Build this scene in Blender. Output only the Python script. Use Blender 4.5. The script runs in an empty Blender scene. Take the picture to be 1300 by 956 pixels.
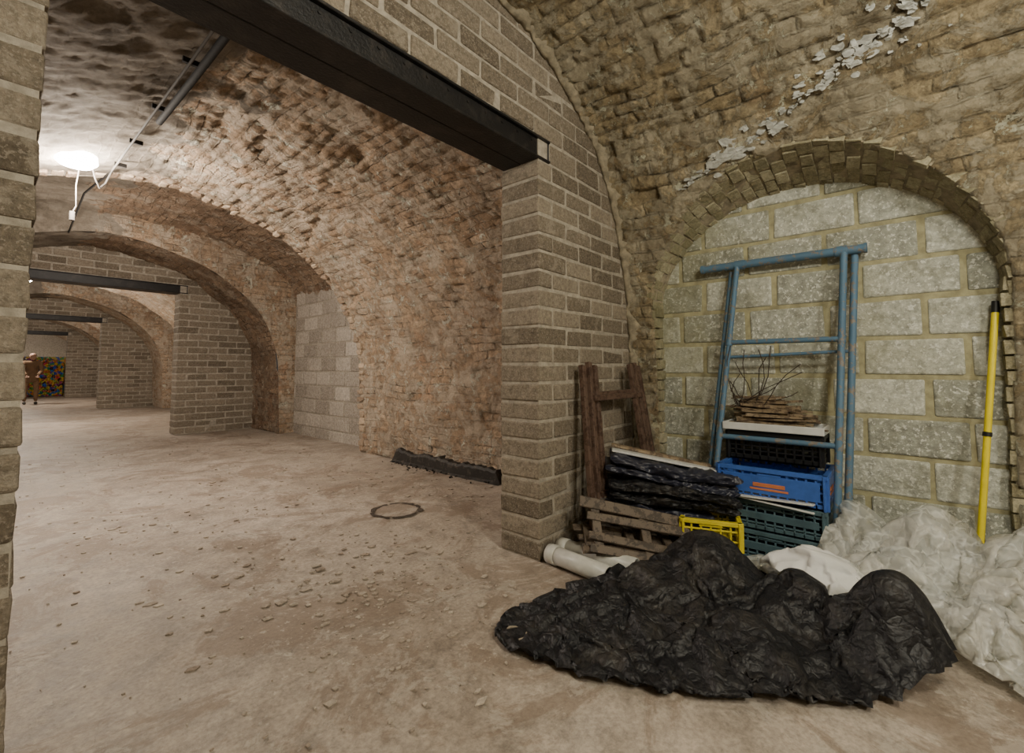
import bpy, bmesh, math, random
from mathutils import Vector, Matrix, noise, Euler, kdtree
from mathutils.geometry import delaunay_2d_cdt
random.seed(7)
SC=bpy.context.scene
COL=SC.collection

# ------------------------------------------------------------------ helpers
def smooth(a,b,x):
    t=max(0.0,min(1.0,(x-a)/(b-a))); return t*t*(3-2*t)

class NT:
    def __init__(s,name):
        s.m=bpy.data.materials.new(name); s.m.use_nodes=True
        s.t=s.m.node_tree; s.n=s.t.nodes; s.l=s.t.links
        s.b=s.n["Principled BSDF"]; s.out=s.n["Material Output"]
    def node(s,typ,**kw):
        nd=s.n.new(typ)
        for k,v in kw.items():
            if k.startswith("_"): setattr(nd,k[1:],v)
            else:
                key=k.replace("__"," ")
                nd.inputs[key].default_value=v
        return nd
    def link(s,a,b): s.l.new(a,b)
    def noise(s,vec,scale,detail=4,rough=.6,dist=0.):
        nd=s.node("ShaderNodeTexNoise",Scale=scale,Detail=detail,Roughness=rough,Distortion=dist)
        if vec is not None: s.link(vec,nd.inputs["Vector"])
        return nd
    def ramp(s,fac,stops):
        nd=s.n.new("ShaderNodeValToRGB"); e=nd.color_ramp.elements
        while len(e)<len(stops): e.new(0.5)
        for i,(p,c) in enumerate(stops):
            e[i].position=p; e[i].color=(c[0],c[1],c[2],1) if not isinstance(c,(int,float)) else (c,c,c,1)
        s.link(fac,nd.inputs["Fac"]); return nd.outputs["Color"]
    def mix(s,fac,a,b,mode="MIX"):
        nd=s.n.new("ShaderNodeMix"); nd.data_type="RGBA"; nd.blend_type=mode
        for val,idx in ((fac,0),(a,6),(b,7)):
            if hasattr(val,"links"): s.link(val,nd.inputs[idx])
            elif isinstance(val,(int,float)): nd.inputs[idx].default_value=val
            else: nd.inputs[idx].default_value=(val[0],val[1],val[2],1)
        return nd.outputs[2]
    def math(s,op,a,b=0.0):
        nd=s.n.new("ShaderNodeMath"); nd.operation=op
        for i,v in enumerate((a,b)):
            if hasattr(v,"links"): s.link(v,nd.inputs[i])
            else: nd.inputs[i].default_value=v
        return nd.outputs[0]
    def bump(s,h,strength=.5,dist=.02,normal=None):
        nd=s.node("ShaderNodeBump",Strength=strength,Distance=dist)
        s.link(h,nd.inputs["Height"])
        if normal is not None: s.link(normal,nd.inputs["Normal"])
        return nd.outputs["Normal"]
    def crease(s,vec,scale,dist=.12):
        """sharp irregular creases"""
        nz=s.noise(vec,scale*.45,3,.6)
        ad=s.n.new("ShaderNodeVectorMath"); ad.operation="MULTIPLY_ADD"
        s.link(nz.outputs["Color"],ad.inputs[0]); ad.inputs[1].default_value=(dist,dist,dist); s.link(vec,ad.inputs[2])
        v=s.n.new("ShaderNodeTexVoronoi"); v.feature="DISTANCE_TO_EDGE"; v.inputs["Scale"].default_value=scale
        s.link(ad.outputs[0],v.inputs["Vector"])
        return s.ramp(v.outputs["Distance"],[(0.,0.),(.22,1.)])
    def fin(s,col,rough=.9,normal=None,spec=.2,metal=0.):
        for v,k in ((col,"Base Color"),(rough,"Roughness"),(metal,"Metallic"),(spec,"Specular IOR Level")):
            if hasattr(v,"links"): s.link(v,s.b.inputs[k])
            elif isinstance(v,(int,float)): s.b.inputs[k].default_value=v
            else: s.b.inputs[k].default_value=(v[0],v[1],v[2],1)
        if normal is not None: s.link(normal,s.b.inputs["Normal"])
        return s.m

def pos(s): return s.n.new("ShaderNodeNewGeometry").outputs["Position"]

def simple(name,col,rough=.6,metal=0.,spec=.4,var=.25,scale=12,bump=.15,col2=None,lo=.35,hi=.65):
    s=NT(name); v=pos(s)
    nz=s.noise(v,scale,5,.65)
    c2=col2 if col2 else tuple(max(0,c*(1-var)) for c in col)
    c=s.mix(s.ramp(nz.outputs["Fac"],[(lo,0.),(hi,1.)]),col,c2)
    nb=s.noise(v,scale*8,3)
    return s.fin(c,rough,s.bump(nb.outputs["Fac"],bump,.004),spec,metal)

BW,RH=.235,.083
def vault_mat(name,c1,c2,mort,lime,dark,limeamt=.5,plaster=None,red=.35,soot=.6,hole=.61):
    s=NT(name)
    uv=s.n.new("ShaderNodeUVMap").outputs["UV"]
    p=pos(s)
    dn2=s.noise(uv,24.0,4,.7)
    add2=s.n.new("ShaderNodeVectorMath"); add2.operation="MULTIPLY_ADD"
    s.link(dn2.outputs["Color"],add2.inputs[0]); add2.inputs[1].default_value=(.026,.022,0); s.link(uv,add2.inputs[2])
    sub=s.n.new("ShaderNodeVectorMath"); sub.operation="SUBTRACT"; s.link(add2.outputs[0],sub.inputs[0]); sub.inputs[1].default_value=(.013,.011,0)
    b=s.node("ShaderNodeTexBrick",_offset=.5)
    s.link(sub.outputs[0],b.inputs["Vector"])
    b.inputs["Scale"].default_value=1; b.inputs["Mortar Size"].default_value=.009
    b.inputs["Mortar Smooth"].default_value=.8; b.inputs["Brick Width"].default_value=BW
    b.inputs["Row Height"].default_value=RH; b.inputs["Bias"].default_value=0
    b.inputs["Color1"].default_value=(0,0,0,1); b.inputs["Color2"].default_value=(1,1,1,1); b.inputs["Mortar"].default_value=(.5,.5,.5,1)
    jm=s.noise(p,3.3,5,.7)
    jf=s.math("MULTIPLY",b.outputs["Fac"],s.ramp(jm.outputs["Fac"],[(.40,.0),(.6,1.)]))
    col=s.mix(b.outputs["Color"],c1,c2)
    rn=s.noise(p,2.3,3)
    col=s.mix(s.math("MULTIPLY",s.ramp(rn.outputs["Fac"],[(.58,0.),(.68,1.)]),red),col,(c1[0]*.95,c1[1]*.62,c1[2]*.5))
    g=s.noise(p,24,8,.78)
    col=s.mix(.9,col,s.ramp(g.outputs["Fac"],[(.34,.36),(.5,.95),(.66,1.45)]),"MULTIPLY")
    jc=s.mix(s.ramp(s.noise(p,5.,4,.6).outputs["Fac"],[(.42,0.),(.52,1.)]),mort,tuple(x*.28 for x in mort))
    col=s.mix(jf,col,jc)
    ln=s.noise(p,4.5,10,.78,.6)
    lm=s.ramp(ln.outputs["Fac"],[(.57-.14*limeamt,0.),(.60-.14*limeamt,1.)])
    l2=s.noise(p,34,6,.7)
    limec=s.mix(s.ramp(l2.outputs["Fac"],[(.3,0.),(.7,1.)]),lime,tuple(x*.55 for x in lime))
    col=s.mix(s.math("MULTIPLY",lm,.70),col,limec)
    wn=s.noise(p,7,9,.8,.4)
    wm=s.ramp(wn.outputs["Fac"],[(.575,0.),(.59,1.)])
    col=s.mix(s.math("MULTIPLY",wm,.78),col,tuple(min(.85,x*1.45) for x in lime))
    sn=s.noise(p,1.0,7,.75,.8)
    sm=s.ramp(sn.outputs["Fac"],[(.45,0.),(.62,1.)])
    col=s.mix(s.math("MULTIPLY",sm,soot),col,dark,"MIX")
    hs=s.noise(p,7,9,.8)
    hm=s.ramp(hs.outputs["Fac"],[(hole,0.),(hole+.025,1.)])
    col=s.mix(s.math("MULTIPLY",hm,.85),col,tuple(x*.4 for x in dark))
    h=s.math("MULTIPLY",jf,-.6)
    h=s.math("ADD",h,s.math("MULTIPLY",g.outputs["Fac"],1.5))
    h=s.math("ADD",h,s.math("MULTIPLY",lm,.3))
    h=s.math("ADD",h,s.math("MULTIPLY",wm,.2))
    h=s.math("SUBTRACT",h,s.math("MULTIPLY",hm,.7))
    if plaster:
        sep=s.n.new("ShaderNodeSeparateXYZ"); s.link(p,sep.inputs[0])
        e=s.noise(p,2.2,5,.6)
        xx=s.math("ADD",sep.outputs["X"],s.math("MULTIPLY",s.math("SUBTRACT",e.outputs["Fac"],.5),1.6))
        pm=s.ramp(s.math("MULTIPLY",xx,.25),[(plaster*.25-.01,1.),(plaster*.25+.01,0.)])
        pn=s.noise(p,3,8,.75)
        pc=s.ramp(pn.outputs["Fac"],[(.3,(.08,.066,.05)),(.5,(.18,.155,.125)),(.7,(.30,.27,.225))])
        col=s.mix(pm,col,pc)
        h=s.math("ADD",s.math("MULTIPLY",h,s.math("SUBTRACT",1.,s.math("MULTIPLY",pm,.85))),s.math("MULTIPLY",pm,.4))
    return s.fin(col,.92,s.bump(h,.9,.026),.12)

def block_mat(name,dark_c,light_c,speck,stain=None,edge=.5,bscale=40,stainamt=.6,smear=None):
    s=NT(name); p=pos(s)
    geo=s.n.new("ShaderNodeNewGeometry")
    r=geo.outputs["Random Per Island"]
    col=s.mix(r,dark_c,light_c)
    n1=s.noise(p,bscale,6,.75)
    col=s.mix(.9,col,s.ramp(n1.outputs["Fac"],[(.3,.5),(.5,.97),(.7,1.45)]),"MULTIPLY")
    n2=s.noise(p,bscale*2.5,3,.6)
    col=s.mix(s.math("MULTIPLY",s.ramp(n2.outputs["Fac"],[(.56,0.),(.62,1.)]),edge),col,speck)
    if smear:
        n5=s.noise(p,8,9,.8,.3)
        col=s.mix(s.math("MULTIPLY",s.ramp(n5.outputs["Fac"],[(.54,0.),(.60,1.)]),.5),col,smear)
    if stain:
        n3=s.noise(p,1.6,5,.6)
        col=s.mix(s.math("MULTIPLY",s.ramp(n3.outputs["Fac"],[(.45,0.),(.65,1.)]),stainamt),col,stain)
        n4=s.noise(p,6,7,.7)
        col=s.mix(s.math("MULTIPLY",s.ramp(n4.outputs["Fac"],[(.52,0.),(.62,1.)]),stainamt*.7),col,tuple(x*.5 for x in stain))
    h=s.math("ADD",n1.outputs["Fac"],s.math("MULTIPLY",n2.outputs["Fac"],.6))
    return s.fin(col,.93,s.bump(h,.8,.012),.12)

class MB:
    """mesh builder: collects parts of one object"""
    def __init__(s): s.v=[];s.f=[];s.mi=[];s.sm=[]
    def add(s,vs,fs,mi=0,smo=False):
        o=len(s.v); s.v+= [tuple(v) for v in vs]
        for f in fs: s.f.append(tuple(i+o for i in f)); s.mi.append(mi); s.sm.append(smo)
    def box(s,c,size,mi=0,rot=None,jit=0.):
        hx,hy,hz=[x/2 for x in size]; R=rot.to_matrix() if isinstance(rot,Euler) else (rot if rot is not None else Matrix.Identity(3))
        vs=[]
        for sx,sy,sz in ((-1,-1,-1),(1,-1,-1),(1,1,-1),(-1,1,-1),(-1,-1,1),(1,-1,1),(1,1,1),(-1,1,1)):
            v=Vector((sx*hx,sy*hy,sz*hz))
            if jit: v+=Vector((random.uniform(-jit,jit),random.uniform(-jit,jit),random.uniform(-jit,jit)))
            vs.append(Vector(c)+R@v)
        s.add(vs,[(0,3,2,1),(4,5,6,7),(0,1,5,4),(1,2,6,5),(2,3,7,6),(3,0,4,7)],mi)
    def beam(s,a,b,w,t,mi=0,up=(0,0,1),jit=0.):
        a=Vector(a);b=Vector(b);d=(b-a);L=d.length;d.normalize()
        u=Vector(up); x=d.cross(u).normalized(); u=x.cross(d)
        R=Matrix((d,x,u)).transposed()
        s.box((a+b)/2,(L,w,t),mi,R,jit)
    def tube(s,a,b,r,mi=0,n=14,r2=None,hollow=False,cap=True):
        a=Vector(a);b=Vector(b);d=(b-a).normalized()
        up=Vector((0,0,1)) if abs(d.z)<.9 else Vector((1,0,0))
        x=d.cross(up).normalized();y=d.cross(x)
        r2=r if r2 is None else r2
        rings=[(a,r),(b,r2)]
        if hollow: rings=[(a,r*.86),(a,r),(b,r2),(b,r2*.86),(a,r*.86)]
        vs=[]
        for p,rr in rings:
            for i in range(n):
                t=2*math.pi*i/n; vs.append(p+(x*math.cos(t)+y*math.sin(t))*rr)
        fs=[]
        for k in range(len(rings)-1):
            for i in range(n):
                j=(i+1)%n; fs.append((k*n+i,k*n+j,(k+1)*n+j,(k+1)*n+i))
        s.add(vs,fs,mi,True)
        if cap and not hollow:
            s.add([vs[i] for i in range(n)],[tuple(range(n))],mi); s.add([vs[n+i] for i in range(n)],[tuple(range(n-1,-1,-1))],mi)
    def path(s,pts,r,mi=0,n=8):
        for i in range(len(pts)-1): s.tube(pts[i],pts[i+1],r,mi,n)
    def obj(s,name,mats,bevel=0.,seg=1,parent=None):
        me=bpy.data.meshes.new(name); me.from_pydata(s.v,[],s.f); me.update()
        for m in mats: me.materials.append(m)
        me.polygons.foreach_set("material_index",s.mi); me.polygons.foreach_set("use_smooth",s.sm)
        o=bpy.data.objects.new(name,me); COL.objects.link(o)
        if bevel:
            b=o.modifiers.new("bevel","BEVEL"); b.width=bevel; b.segments=seg; b.limit_method="ANGLE"; b.angle_limit=.7
        if parent: o.parent=parent
        return o
def empty(name):
    e=bpy.data.objects.new(name,None); COL.objects.link(e); return e

def catmull(pts,step):
    out=[]
    n=len(pts)
    P=lambda i: Vector(pts[max(0,min(n-1,i))])
    for i in range(n-1):
        L=(P(i+1)-P(i)).length; k=max(1,int(L/step))
        for j in range(k):
            t=j/k; p0,p1,p2,p3=P(i-1),P(i),P(i+1),P(i+2)
            out.append(.5*((2*p1)+(p2-p0)*t+(2*p0-5*p1+4*p2-p3)*t*t+(-p0+3*p1-3*p2+p3)*t**3))
    out.append(P(n-1)); return out

# ------------------------------------------------------------------ materials
M_v1=vault_mat("old_brick_olive",(.36,.285,.17),(.56,.465,.305),(.38,.32,.21),(.66,.60,.46),(.16,.128,.08),.70,red=.35,soot=.45,hole=.63)
M_v2=vault_mat("old_brick_tan",(.42,.295,.195),(.62,.475,.34),(.44,.35,.26),(.72,.62,.50),(.20,.14,.095),.62,plaster=.95,red=.3,soot=.42,hole=.63)
M_v3=vault_mat("shaded_brick_tan",(.25,.17,.115),(.40,.29,.20),(.30,.235,.17),(.50,.42,.33),(.11,.075,.05),.35,plaster=.95,red=.3,soot=.5,hole=.61)  # tan brick darkened: shade past the vault step put into the colour
M_brk=block_mat("grey_concrete_brick",(.145,.118,.088),(.275,.232,.178),(.44,.385,.315),edge=.4,smear=(.36,.315,.25))
M_mort=simple("pale_mortar",(.43,.385,.315),.95,var=.4,scale=25,bump=.5)
M_blk=block_mat("alcove_block",(.32,.33,.28),(.54,.55,.48),(.80,.81,.74),stain=(.27,.26,.15),edge=.75,bscale=22,stainamt=.55)
M_blkm=simple("yellow_mortar",(.44,.41,.25),.95,var=.4,scale=14,bump=.5)
M_sof=block_mat("soffit_brick",(.27,.24,.15),(.48,.44,.31),(.58,.55,.44),stain=(.22,.21,.12),edge=.4)

def floor_mat():
    s=NT("dusty_concrete"); p=pos(s)
    n1=s.noise(p,.9,7,.65,.5); n2=s.noise(p,6,8,.75); n3=s.noise(p,60,5,.7); n4=s.noise(p,1.5,8,.75,.9); n5=s.noise(p,3.2,9,.8,.5)
    c=s.ramp(n1.outputs["Fac"],[(.3,(.265,.215,.17)),(.5,(.375,.318,.262)),(.7,(.46,.40,.34))])
    c=s.mix(.9,c,s.ramp(n2.outputs["Fac"],[(.3,.52),(.5,1.),(.7,1.30)]),"MULTIPLY")
    c=s.mix(.8,c,s.ramp(n3.outputs["Fac"],[(.3,.62),(.5,1.),(.7,1.3)]),"MULTIPLY")
    c=s.mix(s.math("MULTIPLY",s.ramp(n4.outputs["Fac"],[(.51,0.),(.56,1.)]),.55),c,(.19,.135,.095))
    c=s.mix(s.math("MULTIPLY",s.ramp(n5.outputs["Fac"],[(.56,0.),(.59,1.)]),.35),c,(.56,.51,.44))
    f=s.noise(p,24,7,.78,.3)
    fm=s.ramp(f.outputs["Fac"],[(.59,0.),(.60,1.)])
    big=s.noise(p,1.3,3,.5)
    c=s.mix(s.math("MULTIPLY",s.math("MULTIPLY",fm,.6),s.ramp(big.outputs["Fac"],[(.42,0.),(.56,1.)])),c,(.58,.52,.44))
    h=s.math("ADD",s.math("MULTIPLY",n2.outputs["Fac"],.8),s.math("MULTIPLY",n3.outputs["Fac"],.35))
    h=s.math("ADD",h,s.math("MULTIPLY",s.ramp(n5.outputs["Fac"],[(.56,0.),(.58,1.)]),.12))
    r=s.ramp(n2.outputs["Fac"],[(.3,.42),(.7,.78)])
    return s.fin(c,r,s.bump(h,.6,.014),.35)
M_floor=floor_mat()

# ------------------------------------------------------------------ vault geometry
XC=1.1
BIG=[(3.34,0),(3.33,.6),(3.31,1.05),(3.27,1.5),(3.13,2.1),(2.87,2.56),(2.61,2.80),(2.25,3.02),(1.8,3.15),(1.1,3.22)]
SML=[(3.34,0),(3.31,.7),(3.25,1.39),(2.95,2.05),(2.35,2.56),(1.75,2.80),(1.1,2.92)]
XL=[(3.64,0),(3.64,1.2),(3.63,2.05),(3.5,2.45),(3.15,2.78),(2.6,3.02),(1.9,3.14),(1.1,3.2)]
def full(pr): return [(x,z) for x,z in pr]+[(2*XC-x,z) for x,z in reversed(pr[:-1])]
def xof(pr,z):
    for i in range(len(pr)-1):
        if pr[i][1]<=z<=pr[i+1][1]:
            t=(z-pr[i][1])/(pr[i+1][1]-pr[i][1]); return pr[i][0]+t*(pr[i+1][0]-pr[i][0])
    return pr[-1][0]
def disp(q):
    return .030*noise.noise(q*1.7)+.018*noise.noise(q*5.1)+.010*noise.noise(q*14)
_rc={}
def brand(r,c):
    k=(r,c)
    if k not in _rc:
        R=random.Random(r*7919+c*104729); _rc[k]=(R.random(),R.uniform(-1,1),R.uniform(-1,1),R.random())
    return _rc[k]
def brickh(u,v):
    r=math.floor(v/RH); x=u+(BW*.5 if r%2==0 else 0); c=math.floor(x/BW)
    lx=x-c*BW; ly=v-r*RH; a,b1,b2,a4=brand(r,c)
    e=min(lx,BW-lx,ly,RH-ly)
    h=(a-.5)*.015+b1*.05*(lx-BW/2)+b2*.10*(ly-RH/2)
    if a4<.04: h-=.025
    return h-.012*(1-smooth(.003,.016,e))
BACKX=3.42
SPLAY=.28
def make_vault(pr,y0,y1,step,mat,alc=None,detail=True,half=False):
    P=catmull(full(pr),step); n=len(P)
    arc=[0.]
    for i in range(1,n): arc.append(arc[-1]+(P[i]-P[i-1]).length)
    if half=="R": rng=[i for i in range(n) if P[i].x>=XC-.02]
    elif half=="L": rng=[i for i in range(n) if P[i].x<=XC+.04]
    else: rng=list(range(n))
    ny=max(2,int((y1-y0)/step))
    vs=[];uv=[]
    for i in rng:
        t=(P[min(n-1,i+1)]-P[max(0,i-1)]).normalized(); nx,nz=-t.y,t.x
        for j in range(ny+1):
            y=y0+(y1-y0)*j/ny; x,z=P[i]
            q=Vector((x,y,z))
            d=disp(q)
            wu=y+.05*noise.noise(q*2.2)+.012*noise.noise(q*9); wv=arc[i]+.05*noise.noise(q*2.0+Vector((9,0,0)))+.012*noise.noise(q*9+Vector((0,9,0)))
            if detail: d+=brickh(wu,wv)*(1 if mat is M_v1 or x>.9 else .1)+.007*noise.noise(q*38)
            xx,zz=x+nx*d,z+nz*d
            if alc and x>XC:
                yc,a,sp,b=alc; o_=SPLAY*max(0,BACKX-x); k=(y-yc)/(a+o_*.6)
                if abs(k)<1:
                    za=sp+(b+o_)*math.sqrt(1-k*k)
                    if z<za: xx=BACKX+.03
            vs.append((xx,y,zz)); uv.append((wu,wv))
    fs=[];m=ny+1
    for i in range(len(rng)-1):
        for j in range(ny):
            fs.append((i*m+j,i*m+j+1,(i+1)*m+j+1,(i+1)*m+j))
    me=bpy.data.meshes.new("ceiling_vault"); me.from_pydata(vs,[],fs)
    ul=me.uv_layers.new(name="UVMap"); li=[0]*len(me.loops); me.loops.foreach_get("vertex_index",li)
    fl=[]
    for k in li: fl+=uv[k]
    ul.data.foreach_set("uv",fl)
    me.polygons.foreach_set("use_smooth",[True]*len(fs))
    me.materials.append(mat)
    o=bpy.data.objects.new("ceiling_vault",me); COL.objects.link(o); return o

ALC1=(.54,.89,1.5,.76)
make_vault(BIG,-1.3,1.9,.0135,M_v1,ALC1,half="R")
make_vault(BIG,-1.3,1.9,.05,M_v1,None,half="L")
make_vault(BIG,-3.6,-1.28,.05,M_v1,None)
make_vault(SML,1.88,5.55,.022,M_v2)
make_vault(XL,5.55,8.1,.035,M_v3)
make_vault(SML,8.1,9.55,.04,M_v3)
off=7.6
for k in (1,2):
    make_vault(SML,1.88+off*k,5.55+off*k,.07,M_v2,None,False)
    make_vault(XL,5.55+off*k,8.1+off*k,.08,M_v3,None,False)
    make_vault(SML,8.1+off*k,9.55+off*k,.08,M_v2,None,False)
make_vault(SML,24.7,30.2,.1,M_v2,None,False)
def ring(y):
    A=catmull(full(SML),.06); B=catmull(full(XL),.06)
    N=160; vs=[];uvs=[];fs=[];K=8
    idx=lambda L,i: L[round(i*(len(L)-1)/N)]
    for i in range(N+1):
        a,b=idx(A,i),idx(B,i)
        for k in range(K+1):
            t=k/K*1.06; x=a.x+(b.x-a.x)*t; z=a.y+(b.y-a.y)*t
            dy=disp(Vector((x,y,z)))*.8*math.sin(math.pi*min(1,k/K))
            vs.append((x,y-abs(dy),z)); uvs.append((x,z))
    m=K+1
    for i in range(N):
        for k in range(K): fs.append((i*m+k,(i+1)*m+k,(i+1)*m+k+1,i*m+k+1))
    me=bpy.data.meshes.new("wall_step"); me.from_pydata(vs,[],fs)
    ul=me.uv_layers.new(name="UVMap")
    for l in me.loops: ul.data[l.index].uv=uvs[l.vertex_index]
    me.materials.append(M_v2); COL.objects.link(bpy.data.objects.new("wall_step",me))
for k in range(3):
    ring(5.55+off*k); ring(8.1+off*k)
M_arr=block_mat("arris_brick",(.24,.165,.11),(.55,.43,.31),(.7,.63,.52),edge=.5)
mb=MB(); P=catmull(full(SML),.085); random.seed(21)
for i in range(1,len(P)-1):
    t=(P[i+1]-P[i-1]).normalized(); n=Vector((-t.y,t.x)); p=P[i]
    if random.random()<.25: continue
    R=Matrix((Vector((t.x,0,t.y)),Vector((0,1,0)),Vector((n.x,0,n.y)))).transposed()
    d=disp(Vector((p.x,5.5,p.y)))
    mb.box((p.x+n.x*(d-.028),5.51+random.uniform(-.03,.018),p.y+n.y*(d-.028)),(random.uniform(.05,.08),.12,.08),0,R,.012)
mb.obj("trim_2",[M_arr],.012,2)

# floor
bm=bmesh.new(); nx,ny=60,340
X0,X1,Y0,Y1=-1.6,3.8,-3.7,30.4
g=[[bm.verts.new((X0+(X1-X0)*i/nx,Y0+(Y1-Y0)*j/ny,0)) for j in range(ny+1)] for i in range(nx+1)]
for col in g:
    for v in col: v.co.z=.008*noise.noise(v.co*1.3)-.004
for i in range(nx):
    for j in range(ny): bm.faces.new((g[i][j],g[i+1][j],g[i+1][j+1],g[i][j+1])).smooth=True
me=bpy.data.meshes.new("floor"); bm.to_mesh(me); me.materials.append(M_floor)
COL.objects.link(bpy.data.objects.new("floor",me))
for nm,y in (("wall_back",-3.65),("wall_end",30.2)):
    mb=MB(); mb.box((XC,y,1.65),(5,.1,3.5)); mb.obj(nm,[M_mort])

# ------------------------------------------------------------------ cross walls with openings
random.seed(31)
OX0,OX1,BZ0,BZ1=.08,2.13,2.36,2.50
M_steel=simple("black_painted_steel",(.009,.0085,.009),.48,.1,.45,scale=9,bump=.7,col2=(.034,.029,.026),lo=.5,hi=.7)
M_rim=simple("cement_fillet",(.36,.31,.22),.95,var=.5,scale=20,bump=.6)
def cross_wall(y0,T,near=True):
    mb=MB(); mc=MB(); ch=.1125; bl=.30; gap=.014
    z=0.;row=0
    fi=.005; ei=.013
    mc.box(((OX1+3.5)/2+ei,y0+T/2,BZ1/2),(3.5-OX1,T-2*fi,BZ1))
    mc.box(((-1.3+OX0)/2-ei,y0+T/2,BZ1/2),(OX0+1.3,T-2*fi,BZ1))
    mc.box((XC,y0+T/2,BZ1+.45),(4.6,T-2*fi,.9))
    PR=BIG if near else SML
    def brick(xa,xb,za,zb):
        xm,zm=(xa+xb)/2,(za+zb)/2
        if zm>PR[-1][1]: return
        lim=xof(PR,zm)+.12
        if abs(xm-XC)>abs(lim-XC)+.1 or xb-xa<.04: return
        mb.box((xm,y0+T/2+random.uniform(-.003,.003),zm),(xb-xa-gap*random.uniform(.7,1.3),T,zb-za-gap*random.uniform(.8,1.4)),0,None,.004)
    while z<3.3:
        z1=z+ch
        if z<BZ0-.02:
            z1=min(z1,BZ0) if BZ0-z1>.05 or z1>=BZ0 else BZ0
            x=OX1; first=bl if row%2 else bl/2
            while x<3.45:
                nx_=x+(first if first else bl); brick(x,nx_,z,z1); x=nx_; first=None
            x=OX0; first=bl if row%2 else bl/2
            while x>-1.3:
                nx_=x-(first if first else bl); brick(nx_,x,z,z1); x=nx_; first=None
        elif z>=BZ1-.001:
            x=-1.2+(bl/2 if row%2 else 0)
            while x<3.45: brick(x,x+bl,z,z1); x+=bl
        else:
            for s0,s1 in ((OX1+.12,3.4),(-1.2,OX0-.12)):
                x=s0
                while x<s1: brick(x,min(s1,x+bl),BZ0,BZ1); x+=bl
            z1=BZ1
        z=z1;row+=1
    e=empty("wall_cross")
    mb.obj("bricks",[M_brk],.009,2 if near else 1,e)
    mc.obj("mortar_core",[M_mort],0,1,e)
    ms=MB(); L0,L1=OX0-.14,OX1+.12; xm=(L0+L1)/2; L=L1-L0; H=BZ1-BZ0
    for yy in (y0+.075,y0+T-.075):
        ms.box((xm,yy,BZ0+.008),(L,.146,.014)); ms.box((xm,yy,BZ1-.008),(L,.146,.014))
        sg=-1 if yy<y0+T/2 else 1
        ms.box((xm,yy+sg*.045,(BZ0+BZ1)/2),(L-.01,.012,H-.03))
        ms.box((L1-.01,yy,(BZ0+BZ1)/2),(.012,.13,H-.03))
        if near:
            for i in range(16): ms.tube((L0+.2+i*.13,yy+sg*.051,BZ0+.10),(L0+.2+i*.13,yy+sg*.056,BZ0+.10),.009,0,8)
    o=ms.obj("steel_lintel",[M_steel],.003,1,e)
    o.location.y=-.012
cross_wall(1.65,.30)
for k in (1,2,3): cross_wall(1.65+7.6*k,.30,False)

VP=catmull(BIG,.02)
def vpt(z,y,lift=0.):
    best=min(range(len(VP)),key=lambda i:abs(VP[i].y-z))
    a,b=VP[max(0,best-1)],VP[min(len(VP)-1,best+1)]
    t=(b-a).normalized(); n=Vector((-t.y,t.x)); p=VP[best]
    if abs(b.y-a.y)>1e-5:
        k=(z-a.y)/(b.y-a.y); p=a+(b-a)*k
    d=disp(Vector((p.x,y,p.y)))+lift
    return Vector((p.x+n.x*d,y,p.y+n.y*d))
mb=MB(); P=catmull(BIG,.02)
rings=[]
for i,p in enumerate(P):
    t=(P[min(len(P)-1,i+1)]-P[max(0,i-1)]).normalized(); n=Vector((-t.y,t.x))
    w1=.014+.03*noise.noise(Vector((i*.13,3,0)))+.018*noise.noise(Vector((i*.5,3,5))); w2=.02+.04*noise.noise(Vector((i*.15,9,0)))+.03*noise.noise(Vector((i*.6,9,0)))
    d=disp(Vector((p.x,1.6,p.y)))+.006
    q=p+n*d
    rings.append([(p.x-n.x*.05,1.645,p.y-n.y*.05),(q.x+n.x*w1,1.648,q.y+n.y*w1),(q.x+n.x*w1*.5,1.64-.4*w2,q.y+n.y*w1*.5),(q.x,1.63-w2*1.3,q.y),(p.x-n.x*.05,1.62-w2*1.5,p.y-n.y*.05)])
vs=[v for r in rings for v in r]; fs=[]
for i in range(len(rings)-1):
    for k in range(4): fs.append((i*5+k,(i+1)*5+k,(i+1)*5+k+1,i*5+k+1))
mb.add(vs,fs,0,True); mb.obj("trim_1",[M_rim])

# crack repair: broken, stepped patches of pale lime mortar
M_patch=simple("crack_repair_mortar",(.62,.63,.59),.95,var=.45,scale=22,bump=.9)
mb=MB(); random.seed(77)
def plate(y,z,s_,ax=1.,ang=0.,lift=.012):
    n=random.randint(8,13); top=[];bot=[];a0=random.uniform(0,6.28)
    for i in range(n):
        t=a0+6.283*i/n; r=s_*random.uniform(.45,1.2); dy=r*ax*math.cos(t); dz=r*math.sin(t)
        yy=y+dy*math.cos(ang)-dz*math.sin(ang); zz=z+dy*math.sin(ang)*.8+dz*math.cos(ang)*.8
        top.append(vpt(zz,yy,lift+random.uniform(-.006,.003))); bot.append(vpt(zz,yy,-.03))
    mb.add(top+bot,[tuple(range(n))]+[(i,n+i,n+(i+1)%n,(i+1)%n) for i in range(n)])
CP=[(1.14,2.30,.008),(1.02,2.35,.024),(.94,2.37,.006),(.90,2.41,.036),(.80,2.42,.050),(.70,2.43,.040),(.66,2.47,.014),(.57,2.48,.034),(.52,2.52,.030),(.44,2.54,.008),(.40,2.58,.012),(.28,2.60,.032),(.24,2.645,.010),(.15,2.655,.036),(.10,2.69,.038),(.01,2.70,.012),(-.03,2.75,.030),(-.13,2.76,.008),(-.20,2.79,.022),(-.30,2.82,.026),(-.5,2.86,.01)]
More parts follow.
